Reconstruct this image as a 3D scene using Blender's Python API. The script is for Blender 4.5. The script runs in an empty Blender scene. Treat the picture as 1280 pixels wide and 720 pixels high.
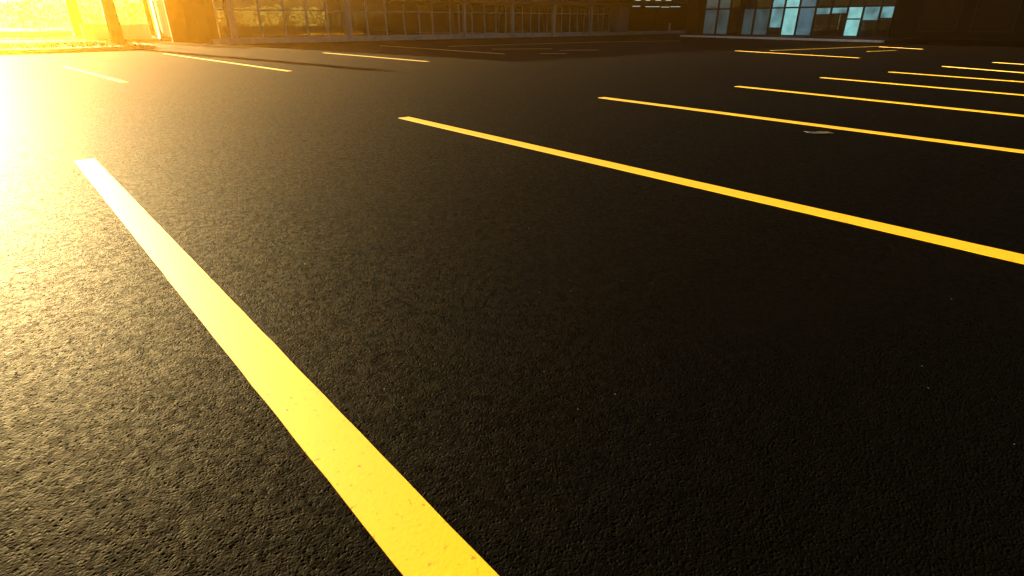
import bpy, bmesh, math, random
from mathutils import Vector, Matrix, noise as mnoise

random.seed(11)
SC = bpy.context.scene
COL = SC.collection
SUN_AZ, SUN_EL = -6.0, 6.5          # degrees, azimuth from +Y towards +X

# ------------------------------------------------------------------ helpers
def link(o, parent=None):
    COL.objects.link(o)
    if parent is not None:
        o.parent = parent
    return o

def tag(o, label=None, cat=None, group=None, kind=None):
    if label: o['label'] = label
    if cat: o['category'] = cat
    if group: o['group'] = group
    if kind: o['kind'] = kind
    return o

def empty(name, loc, label, cat, group=None):
    o = bpy.data.objects.new(name, None)
    o.empty_display_size = 0.2
    o.location = loc
    link(o)
    return tag(o, label, cat, group)

class MB:
    """collects shapes in world coordinates, links them as one mesh object"""
    def __init__(self):
        self.bm = bmesh.new()
    def box(self, x0, x1, y0, y1, z0, z1):
        p = [(x0,y0,z0),(x1,y0,z0),(x1,y1,z0),(x0,y1,z0),(x0,y0,z1),(x1,y0,z1),(x1,y1,z1),(x0,y1,z1)]
        v = [self.bm.verts.new(c) for c in p]
        for f in ((0,3,2,1),(4,5,6,7),(0,1,5,4),(1,2,6,5),(2,3,7,6),(3,0,4,7)):
            self.bm.faces.new([v[i] for i in f])
        return self
    def prism(self, pts, z0, z1):
        b = [self.bm.verts.new((x,y,z0)) for x,y in pts]
        t = [self.bm.verts.new((x,y,z1)) for x,y in pts]
        n = len(pts)
        self.bm.faces.new(list(reversed(b))); self.bm.faces.new(t)
        for i in range(n):
            j = (i+1) % n
            self.bm.faces.new((b[i], b[j], t[j], t[i]))
        return self
    def bar(self, p, q, w, z0, z1):
        p = Vector(p); q = Vector(q); d = (q-p).normalized(); n = Vector((-d.y, d.x))*w/2
        pts = [p+n, p-n, q-n, q+n]
        return self.prism([(a.x, a.y) for a in pts], z0, z1)
    def lathe(self, cx, cy, prof, seg=20):
        rings = []
        for r, z in prof:
            rings.append([self.bm.verts.new((cx+r*math.cos(2*math.pi*i/seg), cy+r*math.sin(2*math.pi*i/seg), z)) for i in range(seg)])
        for a, b in zip(rings, rings[1:]):
            for i in range(seg):
                j = (i+1) % seg
                self.bm.faces.new((a[i], a[j], b[j], b[i]))
        self.bm.faces.new(list(reversed(rings[0]))); self.bm.faces.new(rings[-1])
        return self
    def quad(self, pts):
        self.bm.faces.new([self.bm.verts.new(p) for p in pts]); return self
    def build(self, name, mat, parent=None, bevel=0.0, smooth=False):
        bmesh.ops.recalc_face_normals(self.bm, faces=self.bm.faces)
        if bevel:
            es = [e for e in self.bm.edges if len(e.link_faces) == 2]
            bmesh.ops.bevel(self.bm, geom=es, offset=bevel, segments=2, affect='EDGES', profile=0.6)
        me = bpy.data.meshes.new(name)
        off = Vector((0,0,0))
        if parent is not None:
            off = wloc(parent)
        else:
            xs = [v.co for v in self.bm.verts]
            off = Vector((sum(c.x for c in xs)/len(xs), sum(c.y for c in xs)/len(xs), min(c.z for c in xs)))
        for v in self.bm.verts: v.co -= off
        self.bm.to_mesh(me); self.bm.free()
        if smooth:
            for p in me.polygons: p.use_smooth = True
        me.materials.append(mat)
        o = bpy.data.objects.new(name, me)
        link(o, parent)
        if parent is None: o.location = off
        return o

def wloc(o):
    v = Vector((0,0,0))
    while o is not None:
        v += o.location; o = o.parent
    return v

# ---------------------------------------------------------------- materials
def mat(name):
    m = bpy.data.materials.new(name); m.use_nodes = True
    nt = m.node_tree
    return m, nt, nt.nodes['Principled BSDF']

def N(nt, t, **kw):
    n = nt.nodes.new(t)
    for k, v in kw.items():
        if k in n.inputs: n.inputs[k].default_value = v
        else: setattr(n, k, v)
    return n

def simple(name, col, rough=0.6, var=0.25, scale=3.0, metal=0.0, spec=0.5, bump=0.0):
    m, nt, b = mat(name)
    tc = N(nt, 'ShaderNodeTexCoord')
    nz = N(nt, 'ShaderNodeTexNoise', Scale=scale, Detail=6.0, Roughness=0.6)
    nt.links.new(tc.outputs['Object'], nz.inputs['Vector'])
    cr = N(nt, 'ShaderNodeValToRGB')
    cr.color_ramp.elements[0].position = .3; cr.color_ramp.elements[1].position = .7
    cr.color_ramp.elements[0].color = (*[c*(1-var) for c in col], 1)
    cr.color_ramp.elements[1].color = (*[min(1, c*(1+var)) for c in col], 1)
    nt.links.new(nz.outputs['Fac'], cr.inputs['Fac'])
    nt.links.new(cr.outputs['Color'], b.inputs['Base Color'])
    b.inputs['Roughness'].default_value = rough
    b.inputs['Metallic'].default_value = metal
    b.inputs['Specular IOR Level'].default_value = spec
    if bump:
        bp = N(nt, 'ShaderNodeBump', Strength=bump, Distance=0.02)
        nt.links.new(nz.outputs['Fac'], bp.inputs['Height'])
        nt.links.new(bp.outputs['Normal'], b.inputs['Normal'])
    return m

def asphalt_material():
    m, nt, b = mat('asphalt')
    L = nt.links.new
    tc = N(nt, 'ShaderNodeTexCoord'); P = tc.outputs['Object']
    # domain warp so that the stone pattern is not a clean cell grid
    wz = N(nt, 'ShaderNodeTexNoise', Scale=24.0, Detail=2.0); L(P, wz.inputs['Vector'])
    wm = N(nt, 'ShaderNodeVectorMath', operation='MULTIPLY_ADD')
    wm.inputs[1].default_value = (.02, .02, .0)
    L(wz.outputs['Color'], wm.inputs[0]); L(P, wm.inputs[2])
    W = wm.outputs[0]
    v1 = N(nt, 'ShaderNodeTexVoronoi', feature='F1', Scale=84.0, Randomness=1.0); L(W, v1.inputs['Vector'])
    v2 = N(nt, 'ShaderNodeTexVoronoi', feature='F1', Scale=150.0); L(W, v2.inputs['Vector'])
    # pits: a hole round each cell point, deeper for some cells
    pit = N(nt, 'ShaderNodeMapRange', interpolation_type='SMOOTHSTEP')
    pit.inputs['From Min'].default_value = .10; pit.inputs['From Max'].default_value = .44
    L(v1.outputs['Distance'], pit.inputs['Value'])
    sep = N(nt, 'ShaderNodeSeparateColor'); L(v1.outputs['Color'], sep.inputs[0])
    dm = N(nt, 'ShaderNodeMapRange'); dm.inputs['To Min'].default_value = .15; dm.inputs['To Max'].default_value = 1.0
    L(sep.outputs[0], dm.inputs['Value'])
    inv = N(nt, 'ShaderNodeMath', operation='SUBTRACT'); inv.inputs[0].default_value = 1.0; L(pit.outputs[0], inv.inputs[1])
    dep = N(nt, 'ShaderNodeMath', operation='MULTIPLY'); L(inv.outputs[0], dep.inputs[0]); L(dm.outputs[0], dep.inputs[1])
    neg = N(nt, 'ShaderNodeMath', operation='MULTIPLY'); neg.inputs[1].default_value = -1.0; L(dep.outputs[0], neg.inputs[0])
    mid = N(nt, 'ShaderNodeTexNoise', Scale=9.0, Detail=5.0, Roughness=.65); L(P, mid.inputs['Vector'])
    h1 = N(nt, 'ShaderNodeMath', operation='MULTIPLY_ADD'); h1.inputs[1].default_value = .20
    L(v2.outputs['Distance'], h1.inputs[0]); L(neg.outputs[0], h1.inputs[2])
    h2 = N(nt, 'ShaderNodeMath', operation='MULTIPLY_ADD'); h2.inputs[1].default_value = .9
    L(mid.outputs['Fac'], h2.inputs[0]); L(h1.outputs[0], h2.inputs[2])
    bp = N(nt, 'ShaderNodeBump', Strength=.75, Distance=.005)
    L(h2.outputs[0], bp.inputs['Height']); L(bp.outputs['Normal'], b.inputs['Normal'])
    # colour: black binder, slightly lighter stones, broad worn bands along the driving lane
    mp = N(nt, 'ShaderNodeMapping'); mp.inputs['Scale'].default_value = (.05, .28, 1.0); L(P, mp.inputs['Vector'])
    bn = N(nt, 'ShaderNodeTexNoise', Scale=1.0, Detail=6.0, Roughness=.62, Distortion=.6); L(mp.outputs[0], bn.inputs['Vector'])
    band = N(nt, 'ShaderNodeMapRange'); band.inputs['From Min'].default_value = .35; band.inputs['From Max'].default_value = .7
    L(bn.outputs['Fac'], band.inputs['Value'])
    mixc = N(nt, 'ShaderNodeMix', data_type='RGBA')
    mixc.inputs[6].default_value = (.0010, .0010, .0011, 1); mixc.inputs[7].default_value = (.0022, .0021, .0021, 1)
    L(band.outputs[0], mixc.inputs[0])
    # a few pale mineral grains
    v3 = N(nt, 'ShaderNodeTexVoronoi', feature='F1', Scale=34.0); L(P, v3.inputs['Vector'])
    s3 = N(nt, 'ShaderNodeSeparateColor'); L(v3.outputs['Color'], s3.inputs[0])
    g1 = N(nt, 'ShaderNodeMath', operation='GREATER_THAN'); g1.inputs[1].default_value = .985; L(s3.outputs[1], g1.inputs[0])
    g2 = N(nt, 'ShaderNodeMath', operation='LESS_THAN'); g2.inputs[1].default_value = .10; L(v3.outputs['Distance'], g2.inputs[0])
    g = N(nt, 'ShaderNodeMath', operation='MULTIPLY'); L(g1.outputs[0], g.inputs[0]); L(g2.outputs[0], g.inputs[1])
    mixg = N(nt, 'ShaderNodeMix', data_type='RGBA'); mixg.inputs[7].default_value = (.16, .13, .10, 1)
    L(g.outputs[0], mixg.inputs[0]); L(mixc.outputs[2], mixg.inputs[6])
    L(mixg.outputs[2], b.inputs['Base Color'])
    rr = N(nt, 'ShaderNodeMapRange'); rr.inputs['To Min'].default_value = ASPH_R[0]; rr.inputs['To Max'].default_value = ASPH_R[1]
    L(bn.outputs['Fac'], rr.inputs['Value']); L(rr.outputs[0], b.inputs['Roughness'])
    b.inputs['Coat Weight'].default_value = COAT[0]; b.inputs['Coat Roughness'].default_value = COAT[1]; b.inputs['Coat IOR'].default_value = COAT[2]
    L(bp.outputs['Normal'], b.inputs['Coat Normal'])
    # open pores have no gloss of their own
    sp = N(nt, 'ShaderNodeMapRange'); sp.inputs['From Max'].default_value = .55
    sp.inputs['To Min'].default_value = ASPH_S; sp.inputs['To Max'].default_value = 0.0
    L(dep.outputs[0], sp.inputs['Value'])
    # each stone is polished or dull in its own way
    pol = N(nt, 'ShaderNodeTexVoronoi', feature='F1', Scale=58.0); L(W, pol.inputs['Vector'])
    ps_ = N(nt, 'ShaderNodeSeparateColor'); L(pol.outputs['Color'], ps_.inputs[0])
    cl = N(nt, 'ShaderNodeTexNoise', Scale=17.0, Detail=4.0, Roughness=.7); L(P, cl.inputs['Vector'])
    pr = N(nt, 'ShaderNodeMapRange'); pr.inputs['To Min'].default_value = .5; pr.inputs['To Max'].default_value = 1.45
    L(ps_.outputs[1], pr.inputs['Value'])
    cr2 = N(nt, 'ShaderNodeMapRange'); cr2.inputs['From Min'].default_value = .3; cr2.inputs['From Max'].default_value = .7
    cr2.inputs['To Min'].default_value = .86; cr2.inputs['To Max'].default_value = 1.14
    L(cl.outputs['Fac'], cr2.inputs['Value'])
    k1 = N(nt, 'ShaderNodeMath', operation='MULTIPLY'); L(pr.outputs[0], k1.inputs[0]); L(cr2.outputs[0], k1.inputs[1])
    k2 = N(nt, 'ShaderNodeMath', operation='MULTIPLY'); L(k1.outputs[0], k2.inputs[0]); L(sp.outputs[0], k2.inputs[1])
    L(k2.outputs[0], b.inputs['Specular IOR Level'])
    k3 = N(nt, 'ShaderNodeMath', operation='MULTIPLY'); k3.inputs[1].default_value = COAT[0]*.6/ASPH_S; k3.use_clamp = True
    L(k2.outputs[0], k3.inputs[0]); L(k3.outputs[0], b.inputs['Coat Weight'])
    return m
COAT = (1.0, .68, 1.060)
ASPH_R = (.74, .66); ASPH_S = .005

def paint_material(name, col, worn):
    m, nt, b = mat(name)
    L = nt.links.new
    tc = N(nt, 'ShaderNodeTexCoord'); P = tc.outputs['Object']
    n1 = N(nt, 'ShaderNodeTexNoise', Scale=5.0, Detail=8.0, Roughness=.7); L(P, n1.inputs['Vector'])
    c1 = N(nt, 'ShaderNodeMix', data_type='RGBA')
    c1.inputs[6].default_value = (*[c*.88 for c in col], 1); c1.inputs[7].default_value = (*col, 1)
    L(n1.outputs['Fac'], c1.inputs[0])
    n2 = N(nt, 'ShaderNodeTexNoise', Scale=46.0, Detail=6.0, Roughness=.75); L(P, n2.inputs['Vector'])
    ch = N(nt, 'ShaderNodeMapRange'); ch.inputs['From Min'].default_value = worn; ch.inputs['From Max'].default_value = worn+.05
    L(n2.outputs['Fac'], ch.inputs['Value'])
    c2 = N(nt, 'ShaderNodeMix', data_type='RGBA'); c2.inputs[7].default_value = (col[0]*.45, col[1]*.36, .02, 1)
    L(ch.outputs[0], c2.inputs[0]); L(c1.outputs[2], c2.inputs[6])
    sv = N(nt, 'ShaderNodeTexVoronoi', feature='F1', Scale=26.0); L(P, sv.inputs['Vector'])
    sc_ = N(nt, 'ShaderNodeSeparateColor'); L(sv.outputs['Color'], sc_.inputs[0])
    a1 = N(nt, 'ShaderNodeMath', operation='GREATER_THAN'); a1.inputs[1].default_value = .90; L(sc_.outputs[0], a1.inputs[0])
    rad = N(nt, 'ShaderNodeMath', operation='MULTIPLY'); rad.inputs[1].default_value = .16; L(sc_.outputs[1], rad.inputs[0])
    a2 = N(nt, 'ShaderNodeMath', operation='LESS_THAN'); L(sv.outputs['Distance'], a2.inputs[0]); L(rad.outputs[0], a2.inputs[1])
    a3 = N(nt, 'ShaderNodeMath', operation='MULTIPLY'); L(a1.outputs[0], a3.inputs[0]); L(a2.outputs[0], a3.inputs[1])
    c3 = N(nt, 'ShaderNodeMix', data_type='RGBA'); c3.inputs[7].default_value = (.10, .055, .006, 1)
    L(a3.outputs[0], c3.inputs[0]); L(c2.outputs[2], c3.inputs[6])
    L(c3.outputs[2], b.inputs['Base Color'])
    v = N(nt, 'ShaderNodeTexVoronoi', Scale=75.0); L(P, v.inputs['Vector'])
    bp = N(nt, 'ShaderNodeBump', Strength=.035, Distance=.004); L(v.outputs['Distance'], bp.inputs['Height'])
    L(bp.outputs['Normal'], b.inputs['Normal'])
    b.inputs['Roughness'].default_value = .55
    b.inputs['Specular IOR Level'].default_value = .12
    b.inputs['Coat Weight'].default_value = .8; b.inputs['Coat Roughness'].default_value = .46; b.inputs['Coat IOR'].default_value = 1.4
    return m

def glass_mirror(name, tint, refl):
    """dark tinted facade glass: dark body with a strong coated reflection"""
    m = bpy.data.materials.new(name); m.use_nodes = True
    nt = m.node_tree; nt.nodes.clear(); L = nt.links.new
    out = N(nt, 'ShaderNodeOutputMaterial')
    d = N(nt, 'ShaderNodeBsdfDiffuse', Color=(*[c*.05 for c in tint], 1))
    g = N(nt, 'ShaderNodeBsdfGlossy', Color=(*tint, 1), Roughness=.015)
    tc = N(nt, 'ShaderNodeTexCoord')
    nz = N(nt, 'ShaderNodeTexNoise', Scale=.45, Detail=2.0); L(tc.outputs['Object'], nz.inputs['Vector'])
    bp = N(nt, 'ShaderNodeBump', Strength=.08, Distance=.02); L(nz.outputs['Fac'], bp.inputs['Height']); L(bp.outputs['Normal'], g.inputs['Normal'])
    mx = N(nt, 'ShaderNodeMixShader', Fac=refl)
    L(d.outputs[0], mx.inputs[1]); L(g.outputs[0], mx.inputs[2]); L(mx.outputs[0], out.inputs['Surface'])
    return m

def glass_clear(name):
    m = bpy.data.materials.new(name); m.use_nodes = True
    nt = m.node_tree; nt.nodes.clear(); L = nt.links.new
    out = N(nt, 'ShaderNodeOutputMaterial')
    t = N(nt, 'ShaderNodeBsdfTransparent', Color=(.72, .84, .84, 1))
    g = N(nt, 'ShaderNodeBsdfGlossy', Color=(.8, .9, .9, 1), Roughness=.01)
    fr = N(nt, 'ShaderNodeFresnel', IOR=1.5)
    mx = N(nt, 'ShaderNodeMixShader'); L(fr.outputs[0], mx.inputs[0])
    L(t.outputs[0], mx.inputs[1]); L(g.outputs[0], mx.inputs[2]); L(mx.outputs[0], out.inputs['Surface'])
    return m

def lit(name, col, strength, var=.25):
    """something that gives off light: a lamp diffuser or a blind with lamplight put in as glow"""
    m, nt, b = mat(name)
    tc = N(nt, 'ShaderNodeTexCoord')
    nz = N(nt, 'ShaderNodeTexNoise', Scale=1.3, Detail=4.0); nt.links.new(tc.outputs['Object'], nz.inputs['Vector'])
    mr = N(nt, 'ShaderNodeMapRange'); mr.inputs['From Min'].default_value = .3; mr.inputs['From Max'].default_value = .7
    mr.inputs['To Min'].default_value = strength*(1-var); mr.inputs['To Max'].default_value = strength*(1+var)
    nt.links.new(nz.outputs['Fac'], mr.inputs['Value']); nt.links.new(mr.outputs[0], b.inputs['Emission Strength'])
    b.inputs['Base Color'].default_value = (.5, .52, .52, 1)
    b.inputs['Emission Color'].default_value = (*col, 1)
    b.inputs['Roughness'].default_value = .8
    return m

M = {}
M['asphalt'] = asphalt_material()
M['yellow'] = paint_material('yellow_paint', (.90, .575, .001), .60)
M['old_yellow'] = paint_material('old_yellow_paint', (.88, .55, .01), .58)
M['white_paint'] = simple('white_paint', (.82, .81, .78), .5, .12, 4)
M['concrete'] = simple('pale_concrete', (.42, .39, .34), .75, .2, 2.5, bump=.3)
M['kerb'] = simple('kerb_concrete', (.30, .28, .25), .8, .25, 3, bump=.4)
M['dark_cladding'] = simple('brown_cladding', (.035, .018, .009), .9, .25, 2, spec=.08)
M['slat'] = simple('timber_slat', (.07, .036, .014), .9, .3, 5, spec=.08)
M['fascia'] = simple('dark_red_fascia', (.030, .014, .010), .5, .25, 1.5)
M['frame_pale'] = simple('pale_aluminium', (.40, .37, .32), .45, .1, 6, metal=.3)
M['frame_dark'] = simple('dark_aluminium', (.012, .016, .018), .4, .15, 6, metal=.2)
M['black_wall'] = simple('black_cladding', (.006, .006, .0065), .7, .3, 1.2, spec=.2)
M['roof'] = simple('roofing_felt', (.05, .05, .05), .9, .3, 2)
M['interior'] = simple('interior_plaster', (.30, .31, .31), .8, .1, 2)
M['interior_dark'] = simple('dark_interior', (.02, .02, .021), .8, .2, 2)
M['cabinet'] = simple('dark_cabinet', (.015, .016, .018), .5, .2, 3)
M['pillar'] = simple('brown_pillar', (.11, .065, .03), .7, .25, 2, bump=.3)
M['blue_pillar'] = simple('grey_blue_pillar', (.13, .17, .19), .6, .12, 2)
M['white_wall'] = simple('white_render', (.72, .70, .64), .8, .08, 1.5)
M['grass'] = simple('grass', (.07, .09, .025), .8, .4, .8)
M['leaf'] = simple('leaf', (.055, .062, .022), .8, .2, .35)
M['paper'] = simple('grey_paper', (.012, .011, .010), .8, .2, 9)
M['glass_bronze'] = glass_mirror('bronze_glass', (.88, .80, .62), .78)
M['glass_shade'] = glass_mirror('shaded_bronze_glass', (.6, .54, .44), .34)  # same facade glass, darkened for the shade under the canopy
M['glass_dark'] = glass_mirror('black_glass', (.3, .33, .35), .05)
M['glass_clear'] = glass_clear('clear_glass')
E0 = .085  # blinds glow by themselves, room light is put into their emission
M['blind_bright'] = lit('blind_bright', (.50, .92, .90), E0*.85, .3)
M['blind_mid'] = lit('blind_mid', (.42, .78, .84), E0*.5, .6)
M['blind_soft'] = lit('blind_soft', (.36, .62, .80), E0*.24, .45)
M['blind_dim'] = lit('blind_dim', (.40, .62, .68), E0*.11, .5)
M['lamp'] = lit('lamp_diffuser', (.80, 1.0, .90), .045, .1)
M['lamp_in'] = lit('interior_lamp', (.70, .98, 1.0), 1.0, .1)

# ------------------------------------------------------------------- ground
bm = bmesh.new()
bmesh.ops.create_grid(bm, x_segments=2, y_segments=2, size=230)
me = bpy.data.meshes.new('ground'); bm.to_mesh(me); bm.free(); me.materials.append(M['asphalt'])
g = link(bpy.data.objects.new('ground', me)); g.location = (0, 0, 0)
tag(g, kind='structure')

def rough_sheet(name, pts, z, m, kind='structure'):
    o = MB().prism(pts, z-.10, z).build(name, m); tag(o, kind=kind); return o

# grassed island beside the lot, access road is the asphalt between it and the lawn
island = [(-60,33.2),(2,33.5),(5.2,34.6),(7.0,36.6),(7.2,39.5),(6.4,42.6),(4.4,43.9),(-60,44.6)]
def inset(pts, d):
    c = Vector((sum(p[0] for p in pts)/len(pts), sum(p[1] for p in pts)/len(pts)))
    return [(p[0], p[1]+ (d if p[1] < 39 else -d)) if p[0] < 5 else (p[0]-d, p[1]) for p in pts]
k = MB().prism(island, 0, .12).build('kerb', M['kerb'], bevel=.02)
tag(k, 'pale kerb edging the rounded end of the grass island at far left', 'kerb')
rough_sheet('grass_island', inset(island, .18), .155, M['grass'])
rough_sheet('lawn', [(-120,62.5),(9.2,62.5),(9.2,150),(-120,150)], .06, M['grass'])
rough_sheet('sidewalk', [(42.35,13.4),(47.6,31.2),(52.0,31.2),(52.0,13.4)], .118, M['black_wall'])

# blades of grass on the island and the lawn edge: nobody could count them
gb = MB()
for i in range(9000):
    if i < 5500: x, y, z0 = random.uniform(-9, 6.4), random.uniform(34.5, 43.0), .15
    else: x, y, z0 = random.uniform(-9, 8.8), random.uniform(62.8, 72), .055
    h = random.uniform(.05, .16); a = random.uniform(0, 6.28); w = .018
    dx, dy = math.cos(a)*w, math.sin(a)*w; lx, ly = random.uniform(-.05,.05), random.uniform(-.05,.05)
    gb.quad([(x-dx,y-dy,z0),(x+dx,y+dy,z0),(x+lx+dx*.2,y+ly+dy*.2,z0+h),(x+lx-dx*.2,y+ly-dy*.2,z0+h)])
tag(gb.build('grass', M['grass']), 'short rough grass on the island and lawn at far left', 'grass', kind='stuff')

# ------------------------------------------------------------ painted lines
def painted_line(p, q, w, label, m='yellow', thick=.004):
    p = Vector(p); q = Vector(q); d = q-p; L = d.length; d /= L; n = Vector((-d.y, d.x))
    b = bmesh.new(); k = max(2, int(L/.045)) if L < 8 else max(2, int(L/.12))
    rows = []
    for i in range(k+1):
        c = p + d*(L*i/k)
        j1 = (mnoise.noise(Vector((c.x*9, c.y*9, 1.3))) + .6*mnoise.noise(Vector((c.x*31, c.y*31, 4.1))))*.0028
        j2 = (mnoise.noise(Vector((c.x*9, c.y*9, 7.9))) + .6*mnoise.noise(Vector((c.x*31, c.y*31, 9.7))))*.0028
        e = 0
        a = c + n*(w/2+j1) + d*(random.uniform(-.006,.006) if i in (0,k) else 0)
        z = c - n*(w/2+j2) + d*(random.uniform(-.006,.006) if i in (0,k) else 0)
        rows.append([b.verts.new((a.x, a.y, 0)), b.verts.new((a.x, a.y, thick)), b.verts.new((z.x, z.y, thick)), b.verts.new((z.x, z.y, 0))])
    for r, s in zip(rows, rows[1:]):
        for i in range(3):
            b.faces.new((r[i], r[i+1], s[i+1], s[i]))
    b.faces.new(rows[0]); b.faces.new(rows[-1])
    bmesh.ops.recalc_face_normals(b, faces=b.faces)
    mid = (p+q)/2
    for v in b.verts: v.co -= Vector((mid.x, mid.y, 0))
    me = bpy.data.meshes.new('parking_line'); b.to_mesh(me); b.free(); me.materials.append(M[m])
    o = link(bpy.data.objects.new('parking_line', me)); o.location = (mid.x, mid.y, .0005)
    return tag(o, label, 'parking line', 'yellow parking bay lines')

def ext(p, q, t):     # carry a line on past q to y = t
    s = (t-p[1])/(q[1]-p[1]); return (p[0]+(q[0]-p[0])*s, t)
W = .165
near = [((.45,6.67),(.48,.77),'widest yellow line, coming toward the viewer, bleached white at its far end'),
        ((4.09,6.92),(3.94,.29),'long yellow line next beyond the widest white-ended line'),
        ((7.81,6.59),(7.50,.87),'yellow line just above the small grey scrap on the asphalt'),
        ((11.26,5.98),(10.50,1.35),'yellow line second beyond the one above the grey scrap'),
        ((14.54,5.67),(13.56,1.85),'thin yellow line between the fourth bay line and the farther dim ones'),
        ((17.48,5.18),(16.60,2.35),'dim thin yellow line third from the black wing of the building'),
        ((20.84,4.84),(19.64,2.84),'dim short yellow line second from the black wing of the building'),
        ((24.06,4.30),(23.55,3.48),'dimmest short yellow line, nearest the black wing of the building')]
near[3] = (near[3][0], near[3][1], 'fourth yellow line from the viewer, directly beyond the line above the grey scrap')
for p, q, lab in near:
    painted_line(p, ext(p, q, -1.4), W if lab != near[7][2] else .14, lab)
far = [((5.88,29.28),(6.10,16.04),'bright yellow line leading from the lit road edge toward the widest line', 'yellow'),
       ((1.77,22.55),(2.19,15.39),'bleached pale line inside the white sun glare at far left', 'yellow'),
       ((11.2,25.17),(11.12,16.95),'yellow line in front of the white column of the glazed front', 'yellow'),
       ((17.2,31.04),(16.2,19.0),'yellow line nearest the plinth, running out from the bronze windows', 'yellow'),
       ((19.3,27.3),(30.9,26.45),'faint worn line running along the front of the bronze windows', 'old_yellow'),
       ((30.95,26.45),(36.85,24.34),'worn yellow line ending near the dark entrance pier', 'old_yellow'),
       ((18.77,22.91),(21.18,21.21),'faint short worn line just behind the broken paint stubs', 'old_yellow'),
       ((17.5,18.2),(18.3,17.45),'tiny worn paint stub alone in the middle of the lane', 'old_yellow'),
       ((20.21,19.72),(21.81,18.76),'short pale worn stub to the right of the tiny paint stub', 'old_yellow'),
       ((25.63,13.95),(23.6,8.07),'yellow line crossing toward the viewer in front of the lit blue windows', 'yellow'),
       ((26.9,12.95),(35.6,11.42),'yellow line meeting the crossing one and ending at the white kerb', 'yellow'),
       ((29.0,9.66),(31.12,9.23),'short yellow dash below the end of the white kerb', 'yellow'),
       ((35.07,11.17),(33.42,8.76),'dim yellow dash right of the white kerb against the black wing', 'old_yellow')]
for p, q, lab, m in far:
    painted_line(p, q, .15, lab, m)

# small flattened scrap on the tarmac
sb = bmesh.new(); rows = []
for i in range(9):
    row = []
    for j in range(7):
        u, v = i/8-.5, j/6-.5
        rr = 1 + .25*mnoise.noise(Vector((u*5, v*5, 2)))
        row.append(sb.verts.new((u*.26*rr, v*.14*rr, .007+.006*abs(mnoise.noise(Vector((u*7, v*7, 5))))+.003*(u*u*4))))
    rows.append(row)
for i in range(8):
    for j in range(6):
        sb.faces.new((rows[i][j], rows[i+1][j], rows[i+1][j+1], rows[i][j+1]))
me = bpy.data.meshes.new('paper_scrap'); sb.to_mesh(me); sb.free(); me.materials.append(M['paper'])
ps = link(bpy.data.objects.new('paper_scrap', me)); ps.location = (7.06, 2.66, 0); ps.rotation_euler = (0, 0, math.radians(-41))
md = ps.modifiers.new('thick', 'SOLIDIFY'); md.thickness = .003
tag(ps, 'small flat grey scrap lying on the dark asphalt between two yellow lines', 'litter')

# ------------------------------------------------- glazed building, long front
FY = 39.70                                   # front plane
bA = empty('glazed_building', (31, 47, 0), 'long low building with bronze windows in pale frames on a concrete plinth', 'building')
MB().box(11.0, 49.4, 40.9, 54.0, 0, 2.70).build('wall', M['dark_cladding'], bA)
rf = MB().box(10.8, 49.6, 39.45, 54.2, 2.72, 2.84).build('roof', M['fascia'], bA, bevel=.02)
MB().box(11.05, 61.0, 39.30, 40.86, 0.002, .30).build('plinth', M['concrete'], bA, bevel=.015)
# west side: cladding boards with an open slatted screen before them
sd = MB()
for i in range(22):
    y = 45.2 + i*.34
    if y > 46.3: sd.box(10.82, 10.94, y, y+.10, .25, 2.68)
sd.build('slatted_screen', M['slat'], bA)
MB().box(9.95, 10.98, 45.9, 46.2, 0, 3.60).build('shade_fin', M['dark_cladding'], bA, bevel=.01)  # fin added to keep the low sun off the front boards
# window bays of the front: (from, to) along x
edges = [11.2, 12.0, 13.76, 15.31, 16.79, 18.16, 19.54, 21.17, 22.69, 24.2, 25.5, 26.69, 28.32, 29.2, 30.5, 31.82, 33.0, 34.07, 35.0, 35.96,
         36.94, 37.95, 38.99, 40.0, 40.8, 41.91, 42.9, 43.86, 44.93, 45.8, 46.65, 47.6]
for i, (a, b) in enumerate(zip(edges, edges[1:])):
    lowtop = a > 23.5
    top = 2.52 if lowtop else 2.70
    w = .06
    fr = MB()
    fr.box(a, a+w, FY, FY+.10, .30, top).box(b-w, b, FY, FY+.10, .30, top)
    fr.box(a+w, b-w, FY, FY+.10, .30, .36).box(a+w, b-w, FY, FY+.10, 1.86, 1.94).box(a+w, b-w, FY, FY+.10, top-.06, top)
    f = fr.build('window', M['frame_pale'], bA)
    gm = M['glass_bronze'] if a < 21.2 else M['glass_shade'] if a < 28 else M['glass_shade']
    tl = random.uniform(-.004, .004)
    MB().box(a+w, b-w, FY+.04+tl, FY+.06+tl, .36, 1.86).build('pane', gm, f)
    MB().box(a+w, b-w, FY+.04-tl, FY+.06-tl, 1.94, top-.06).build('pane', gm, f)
# canopy over the right half of the front, with slim pale posts
MB().box(22.9, 49.2, 38.55, 39.43, 2.56, 2.80).build('canopy', M['fascia'], bA, bevel=.02)
for x, y, w, m in ((12.0, 39.5, .34, 'frame_pale'), (19.66, 39.5, .30, 'frame_pale'), (29.16, 38.95, .22, 'frame_pale'), (34.1, 38.95, .20, 'frame_pale'),
                   (39.0, 38.95, .30, 'frame_pale'), (43.9, 38.95, .30, 'frame_pale')):
    t = 2.70 if y > 39.2 else 2.56
    c = MB().box(x-w/2, x+w/2, y-w/2+.02, y+w/2-.02, .30 if y > 39.2 else .0, t)
    if y < 39.2: c.box(x-w*.9, x+w*.9, y-w*.8, y+w*.8, t-.14, t-.004)
    c.build('column', M[m], bA, bevel=.01)
MB().box(48.05, 49.75, 39.05, 40.2, .30, 2.70).build('pillar', M['blue_pillar'], bA, bevel=.03)

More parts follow.
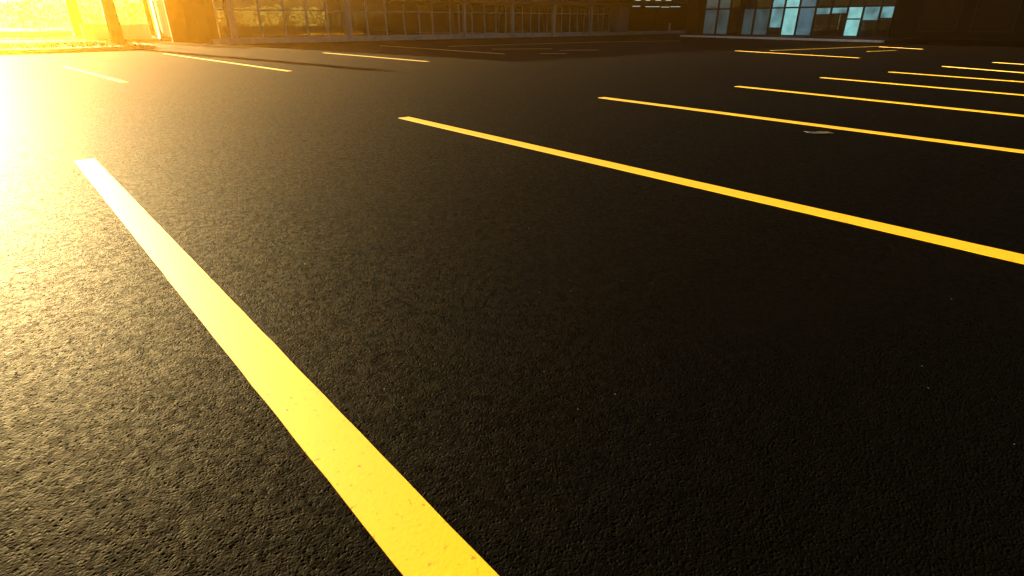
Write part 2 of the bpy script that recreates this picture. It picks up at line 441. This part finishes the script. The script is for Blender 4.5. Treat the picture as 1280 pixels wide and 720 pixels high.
# ------------------------------------------------- recessed entrance hall
bE = empty('entrance_hall', (58, 48, 0), 'dark recessed entrance hall with small ceiling lights between the two glazed fronts', 'building')
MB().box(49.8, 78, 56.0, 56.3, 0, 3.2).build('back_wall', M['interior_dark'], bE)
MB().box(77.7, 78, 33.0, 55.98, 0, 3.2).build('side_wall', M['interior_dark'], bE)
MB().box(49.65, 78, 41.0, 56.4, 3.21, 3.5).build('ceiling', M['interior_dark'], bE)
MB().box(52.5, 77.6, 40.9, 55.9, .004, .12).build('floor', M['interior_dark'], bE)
MB().box(46.6, 52.1, 30.0, 40.9, 3.21, 3.7).build('porch_roof', M['fascia'], bE, bevel=.02)
MB().box(34.0, 78, 57.0, 72.0, 0, 10.0).build('shade_block', M['dark_cladding'], bE)  # tall block added to cast shade over the right side and its haze
MB().box(33.7, 78.3, 56.7, 72.3, 10.02, 10.4).build('roof', M['fascia'], bE)  # roof of the added shading block
MB().box(47.35, 48.45, 29.75, 30.9, 0, 7.2).build('pier', M['dark_cladding'], bE, bevel=.03)
for k, (x, y, L) in enumerate([(65.1,51.85,1.2),(66.3,51.0,1.0),(69.3,51.3,.8),(70.1,50.7,1.0),(73.0,51.2,1.1),(72.3,49.1,1.3),
                               (48.4,37.1,.5),(49.15,36.5,.4),(49.95,35.9,.5),(50.75,35.3,.5)]):
    row = 'far row inside the dark hall' if k < 6 else 'front row under the porch roof'
    e = empty('ceiling_light', (x, y, 3.05), 'small pale ceiling light of the ' + row, 'ceiling light', 'ceiling lights in the ' + row)
    d = Vector((.81, -.58)); p = Vector((x, y)); a = p-d*L/2; b = p+d*L/2
    MB().bar(a, b, .30, 3.10, 3.205).build('housing', M['frame_dark'], e)
    MB().bar(a+d*.02, b-d*.02, .26, 3.03, 3.097).build('diffuser', M['lamp'], e)
bo = empty('bollard', (64.08, 44.04, .12), 'short pale bollard standing in the dark entrance recess', 'bollard')
MB().lathe(64.08, 44.04, [(.16,.12),(.16,.18),(.11,.2),(.11,.95)], 16).build('post', M['white_wall'], bo, smooth=False)
MB().lathe(64.08, 44.04, [(.125,.952),(.125,1.02),(.07,1.08)], 16).build('cap', M['white_wall'], bo)

# ------------------------------------------------- right building, lit blue front
FX = 52.22
bR = empty('lit_office_block', (56, 24, 0), 'dark office block with lamp-lit blue windows behind a white kerb', 'building')
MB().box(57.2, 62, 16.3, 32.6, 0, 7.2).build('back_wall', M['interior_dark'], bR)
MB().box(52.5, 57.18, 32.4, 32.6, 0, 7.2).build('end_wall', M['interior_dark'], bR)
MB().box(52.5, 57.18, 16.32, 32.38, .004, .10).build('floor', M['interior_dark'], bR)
MB().box(52.5, 57.18, 16.32, 32.38, 3.32, 3.62).build('ceiling', M['interior'], bR)
MB().box(52.0, 62.2, 16.3, 32.8, 7.22, 7.6).build('roof', M['black_wall'], bR)
MB().box(52.02, 52.48, 16.3, 32.6, 3.34, 3.66).build('spandrel', M['frame_dark'], bR)
MB().box(52.05, 52.40, 16.35, 32.45, .004, .10).build('sill', M['frame_dark'], bR)
sedge = [0, 1.55, 2.79, 4.07, 5.15, 6.57, 7.73, 8.98, 10.33, 11.55, 12.8, 13.94, 15.15, 16.1]
blinds = [('blind_dim', 0), ('blind_dim', 0), (None, 0), ('blind_dim', 0), ('blind_dim', 0), ('blind_mid', .75), ('blind_bright', 0), ('blind_soft', 0),
          (None, 1.75), (None, 1.8), ('blind_bright', 0), ('blind_mid', 1.3), ('blind_mid', 1.45)]
upper = ['blind_dim', 'blind_dim', None, None, None, 'blind_mid', 'blind_bright', 'blind_soft', None, None, None, None, None]
for i, (a, b) in enumerate(zip(sedge, sedge[1:])):
    y1, y0 = 32.38-a, 32.38-b
    w = .07
    fr = MB().box(FX, FX+.12, y0, y0+w, .10, 3.33).box(FX, FX+.12, y1-w, y1, .10, 3.33)
    fr.box(FX, FX+.12, y0+w, y1-w, .10, .18).box(FX, FX+.12, y0+w, y1-w, 2.20, 2.32).box(FX, FX+.12, y0+w, y1-w, 3.25, 3.33)
    if i == 10: fr.box(FX, FX+.12, y0+w, y1-w, 1.32, 1.42)
    f = fr.build('window', M['frame_dark'], bR)
    MB().box(FX+.05, FX+.06, y0+w, y1-w, .18, 2.20).build('pane', M['glass_clear'], f)
    MB().box(FX+.05, FX+.06, y0+w, y1-w, 2.32, 3.25).build('pane', M['glass_clear'], f)
    m, z0 = blinds[i]
    if m: MB().box(FX+.16, FX+.18, y0+.03, y1-.03, max(.14, z0), 2.24).build('blind', M[m], f)
    elif z0: MB().box(FX+.16, FX+.18, y0+.03, y1-.03, z0, 2.18).build('blind', M['blind_mid'], f)
    if upper[i]: MB().box(FX+.16, FX+.18, y0+.03, y1-.03, 2.28, 3.3).build('blind', M[upper[i]], f)
# upper storey windows (mostly above the frame)
for i, (a, b) in enumerate(zip(sedge, sedge[1:])):
    y1, y0 = 32.38-a, 32.38-b; w = .07
    fr = MB().box(FX, FX+.12, y0, y0+w, 3.67, 7.2).box(FX, FX+.12, y1-w, y1, 3.67, 7.2).box(FX, FX+.12, y0+w, y1-w, 3.67, 3.75).box(FX, FX+.12, y0+w, y1-w, 7.1, 7.2)
    f = fr.build('window', M['frame_dark'], bR)
    MB().box(FX+.05, FX+.06, y0+w, y1-w, 3.75, 7.1).build('pane', M['glass_dark'], f)
# furniture silhouettes and lamps inside
for k, (x, y, w, d, h, lab) in enumerate([(53.0, 28.95, .9, .5, 2.0, 'tall dark cabinet behind the third lit window from the entrance'),
                             (53.1, 21.5, 1.0, .6, 1.72, 'dark cabinet behind the window left of the brightest low pane'),
                             (53.2, 20.2, .9, .6, 1.45, 'lower dark cabinet beside the brightest low pane'),
                             (53.0, 18.0, 1.0, .6, 1.22, 'dark cabinet below the half lowered blind'),
                             (53.0, 16.95, .9, .6, 1.32, 'dark cabinet at the end of the lit windows')]):
    e = empty('cabinet', (x, y, .10), lab, 'cabinet', 'dark cabinets inside the lit office')
    MB().box(x-d/2, x+d/2, y-w/2, y+w/2, .10, h).build('carcass', M['cabinet'], e, bevel=.02)
    MB().box(x-d/2-.02, x-d/2-.002, y-w/2+.03, y-.01, .2, h-.06).build('door', M['cabinet'], e)
    MB().box(x-d/2-.02, x-d/2-.002, y+.01, y+w/2-.03, .2, h-.06).build('door', M['cabinet'], e)
for k, y in enumerate((29, 26, 21.4, 18.4)):
    e = empty('ceiling_light', (55, y, 3.2), 'long cool ceiling light inside the lit office', 'ceiling light', 'long ceiling lights in the lit office')
    MB().box(54.2, 55.8, y-.16, y+.16, 3.24, 3.315).build('housing', M['frame_dark'], e)
    MB().box(54.24, 55.76, y-.13, y+.13, 3.19, 3.237).build('diffuser', M['lamp_in'], e)

# white painted kerb before the lit front
kb = MB().bar((42.02, 13.3), (47.45, 31.3), .26, 0, .135).build('kerb', M['white_paint'], bevel=.02)
tag(kb, 'white painted kerb along the walk before the lit blue windows', 'kerb')

# ------------------------------------------------- black wing
bK = empty('dark_wing', (57, -5, 0), 'unlit black wing of the building to the right of the lit windows', 'building')
MB().box(52.3, 62, -34, 16.25, 0, 7.6).build('wall', M['black_wall'], bK)
MB().box(51.9, 62.3, -34.3, 16.28, 7.62, 7.9).build('roof', M['black_wall'], bK)
for i in range(15):
    y0 = -32 + i*3.15
    f = MB().box(52.24, 52.296, y0, y0+2.4, .5, .58).box(52.24, 52.296, y0, y0+2.4, 2.72, 2.8).box(52.24, 52.296, y0, y0+.08, .58, 2.72).box(52.24, 52.296, y0+2.32, y0+2.4, .58, 2.72).build('window', M['frame_dark'], bK)
    MB().box(52.26, 52.294, y0+.08, y0+2.32, .58, 2.72).build('pane', M['glass_dark'], f)

# ------------------------------------------------- things at the far left
def pillar(name, x, y, r, h, m, label, cat, square=False):
    e = empty(name, (x, y, 0), label, cat)
    if square:
        MB().box(x-r, x+r, y-r, y+r, .0, h).build('shaft', m, e, bevel=.03)
        MB().box(x-r*1.12, x+r*1.12, y-r*1.12, y+r*1.12, h+.002, h+.12).build('cap', m, e, bevel=.02)
        MB().box(x-r*1.1, x+r*1.1, y-r*1.1, y+r*1.1, 0.0, .10).build('base', M['concrete'], e, bevel=.01)
    else:
        MB().lathe(x, y, [(r,0),(r*.97,h*.5),(r*.92,h)], 24).build('shaft', m, e, smooth=True)
        MB().lathe(x, y, [(r*1.25,.0),(r*1.25,.16),(r*1.05,.22)], 24).build('base', M['concrete'], e)
        MB().lathe(x, y, [(r*1.0,h+.002),(r*1.0,h+.06),(r*.4,h+.12)], 24).build('cap', m, e)
    return e
pillar('pillar', 5.58, 37.69, .31, 2.55, M['pillar'], 'thick round brown pillar at the end of the grass island', 'pillar')
pillar('pillar', 6.95, 64.5, .42, 3.6, M['pillar'], 'pale hazy pillar at the end of the low white wall', 'pillar')
pillar('post', 11.55, 59.8, .20, 3.6, M['dark_cladding'], 'thin brown post beside the pale square column', 'post')
pillar('column', 11.95, 57.6, .42, 3.2, M['concrete'], 'pale square column behind the corner of the glazed building', 'column', True)
for x0, x1, y, h, lab in ((-60, 7.4, 75.0, .40, 'long low white wall along the far lawn'), (6.5, 11.2, 58.9, 1.05, 'short white wall between the two far pillars')):
    e = empty('garden_wall', ((x0+x1)/2, y, 0), lab, 'wall')
    MB().box(x0, x1, y-.12, y+.12, 0, h).build('wall', M['white_wall'], e, bevel=.02)
    MB().box(x0-.04, x1+.04, y-.17, y+.17, h+.002, h+.08).build('coping', M['white_wall'], e, bevel=.015)

# ------------------------------------------------- far belt of trees all round
tb = MB()
rnd = random.Random(5)
for i in range(420):
    a = i/420*2*math.pi + rnd.uniform(-.004, .004)
    r = rnd.uniform(140, 168)
    cx, cy = r*math.cos(a), r*math.sin(a)
    H = rnd.uniform(4.4, 6.0) + .9*mnoise.noise(Vector((cx*.03, cy*.03, 0)))
    R = rnd.uniform(2.2, 3.6)
    for k in range(230):
        t = rnd.random()**.7
        rr = R*math.sqrt(max(.05, 1-(2*t-.9)**2*.8))
        b = rnd.uniform(0, 6.283); q = rr*math.sqrt(rnd.random())
        p = Vector((cx+q*math.cos(b), cy+q*math.sin(b), .1+t*H))
        s = rnd.uniform(.15, .32)
        u = Vector((rnd.gauss(0,1), rnd.gauss(0,1), rnd.gauss(0,1))).normalized(); w = u.orthogonal().normalized(); x = u.cross(w)
        tb.quad([p+w*s, p+x*s*.8, p-w*s*rnd.uniform(.6,1), p-x*s*.9])
tag(tb.build('treeline', M['leaf']), 'distant belt of trees around the car park', 'trees', kind='stuff')

# ------------------------------------------------- haze added to carry the golden glow round the sun
hz = MB().box(-235, 235, -235, 235, -1.0, 11.5).build('haze', bpy.data.materials.new('glow_haze'))
hm = hz.data.materials[0]; hm.use_nodes = True
nt = hm.node_tree; nt.nodes.clear()
out = N(nt, 'ShaderNodeOutputMaterial')
pv = N(nt, 'ShaderNodeVolumePrincipled', Density=.0012, Anisotropy=.90, Color=(1.0, .52, .06, 1))
nt.links.new(pv.outputs[0], out.inputs['Volume'])
tag(hz, 'haze added for the golden sun glow over the car park', 'haze', kind='stuff')

# ------------------------------------------------- light
w = bpy.data.worlds.new('World'); SC.world = w; w.use_nodes = True
nt = w.node_tree
bg = nt.nodes['Background']
sky = N(nt, 'ShaderNodeTexSky', sky_type='NISHITA', sun_disc=False)
sky.sun_elevation = math.radians(SUN_EL); sky.sun_rotation = math.radians(SUN_AZ)
sky.dust_density = 2.5
nt.links.new(sky.outputs[0], bg.inputs['Color']); bg.inputs['Strength'].default_value = .009
sl = bpy.data.lights.new('sun', 'SUN'); sl.energy = 4.5; sl.angle = math.radians(.5); sl.color = (1.0, .71, .285)
so = link(bpy.data.objects.new('sun', sl))
az, el = math.radians(SUN_AZ), math.radians(SUN_EL)
sd = Vector((math.sin(az)*math.cos(el), math.cos(az)*math.cos(el), math.sin(el)))
so.rotation_euler = (-sd).to_track_quat('-Z', 'Y').to_euler()
so.location = (0, 60, 30)

# ------------------------------------------------- camera
cd = bpy.data.cameras.new('camera'); co = link(bpy.data.objects.new('camera', cd))
cd.sensor_width = 36; cd.lens = 36*700/1280; cd.clip_start = .05; cd.clip_end = 1500
r = Vector((0.75235948, -0.65874993, -0.00193548)); u = Vector((0.28346369, 0.32108942, 0.90363152)); f = Vector((0.59464574, 0.68040437, -0.42830635))
co.matrix_world = Matrix(((r.x,u.x,-f.x,0),(r.y,u.y,-f.y,0),(r.z,u.z,-f.z,1.169),(0,0,0,1)))
SC.camera = co

SC.view_settings.view_transform = 'Standard'; SC.view_settings.look = 'None'
SC.view_settings.exposure = 3.5; SC.view_settings.gamma = 1.0
SC.cycles.use_denoising = True
SC.cycles.volume_bounces = 0
SC.cycles.max_bounces = 6
SC.cycles.transparent_max_bounces = 12
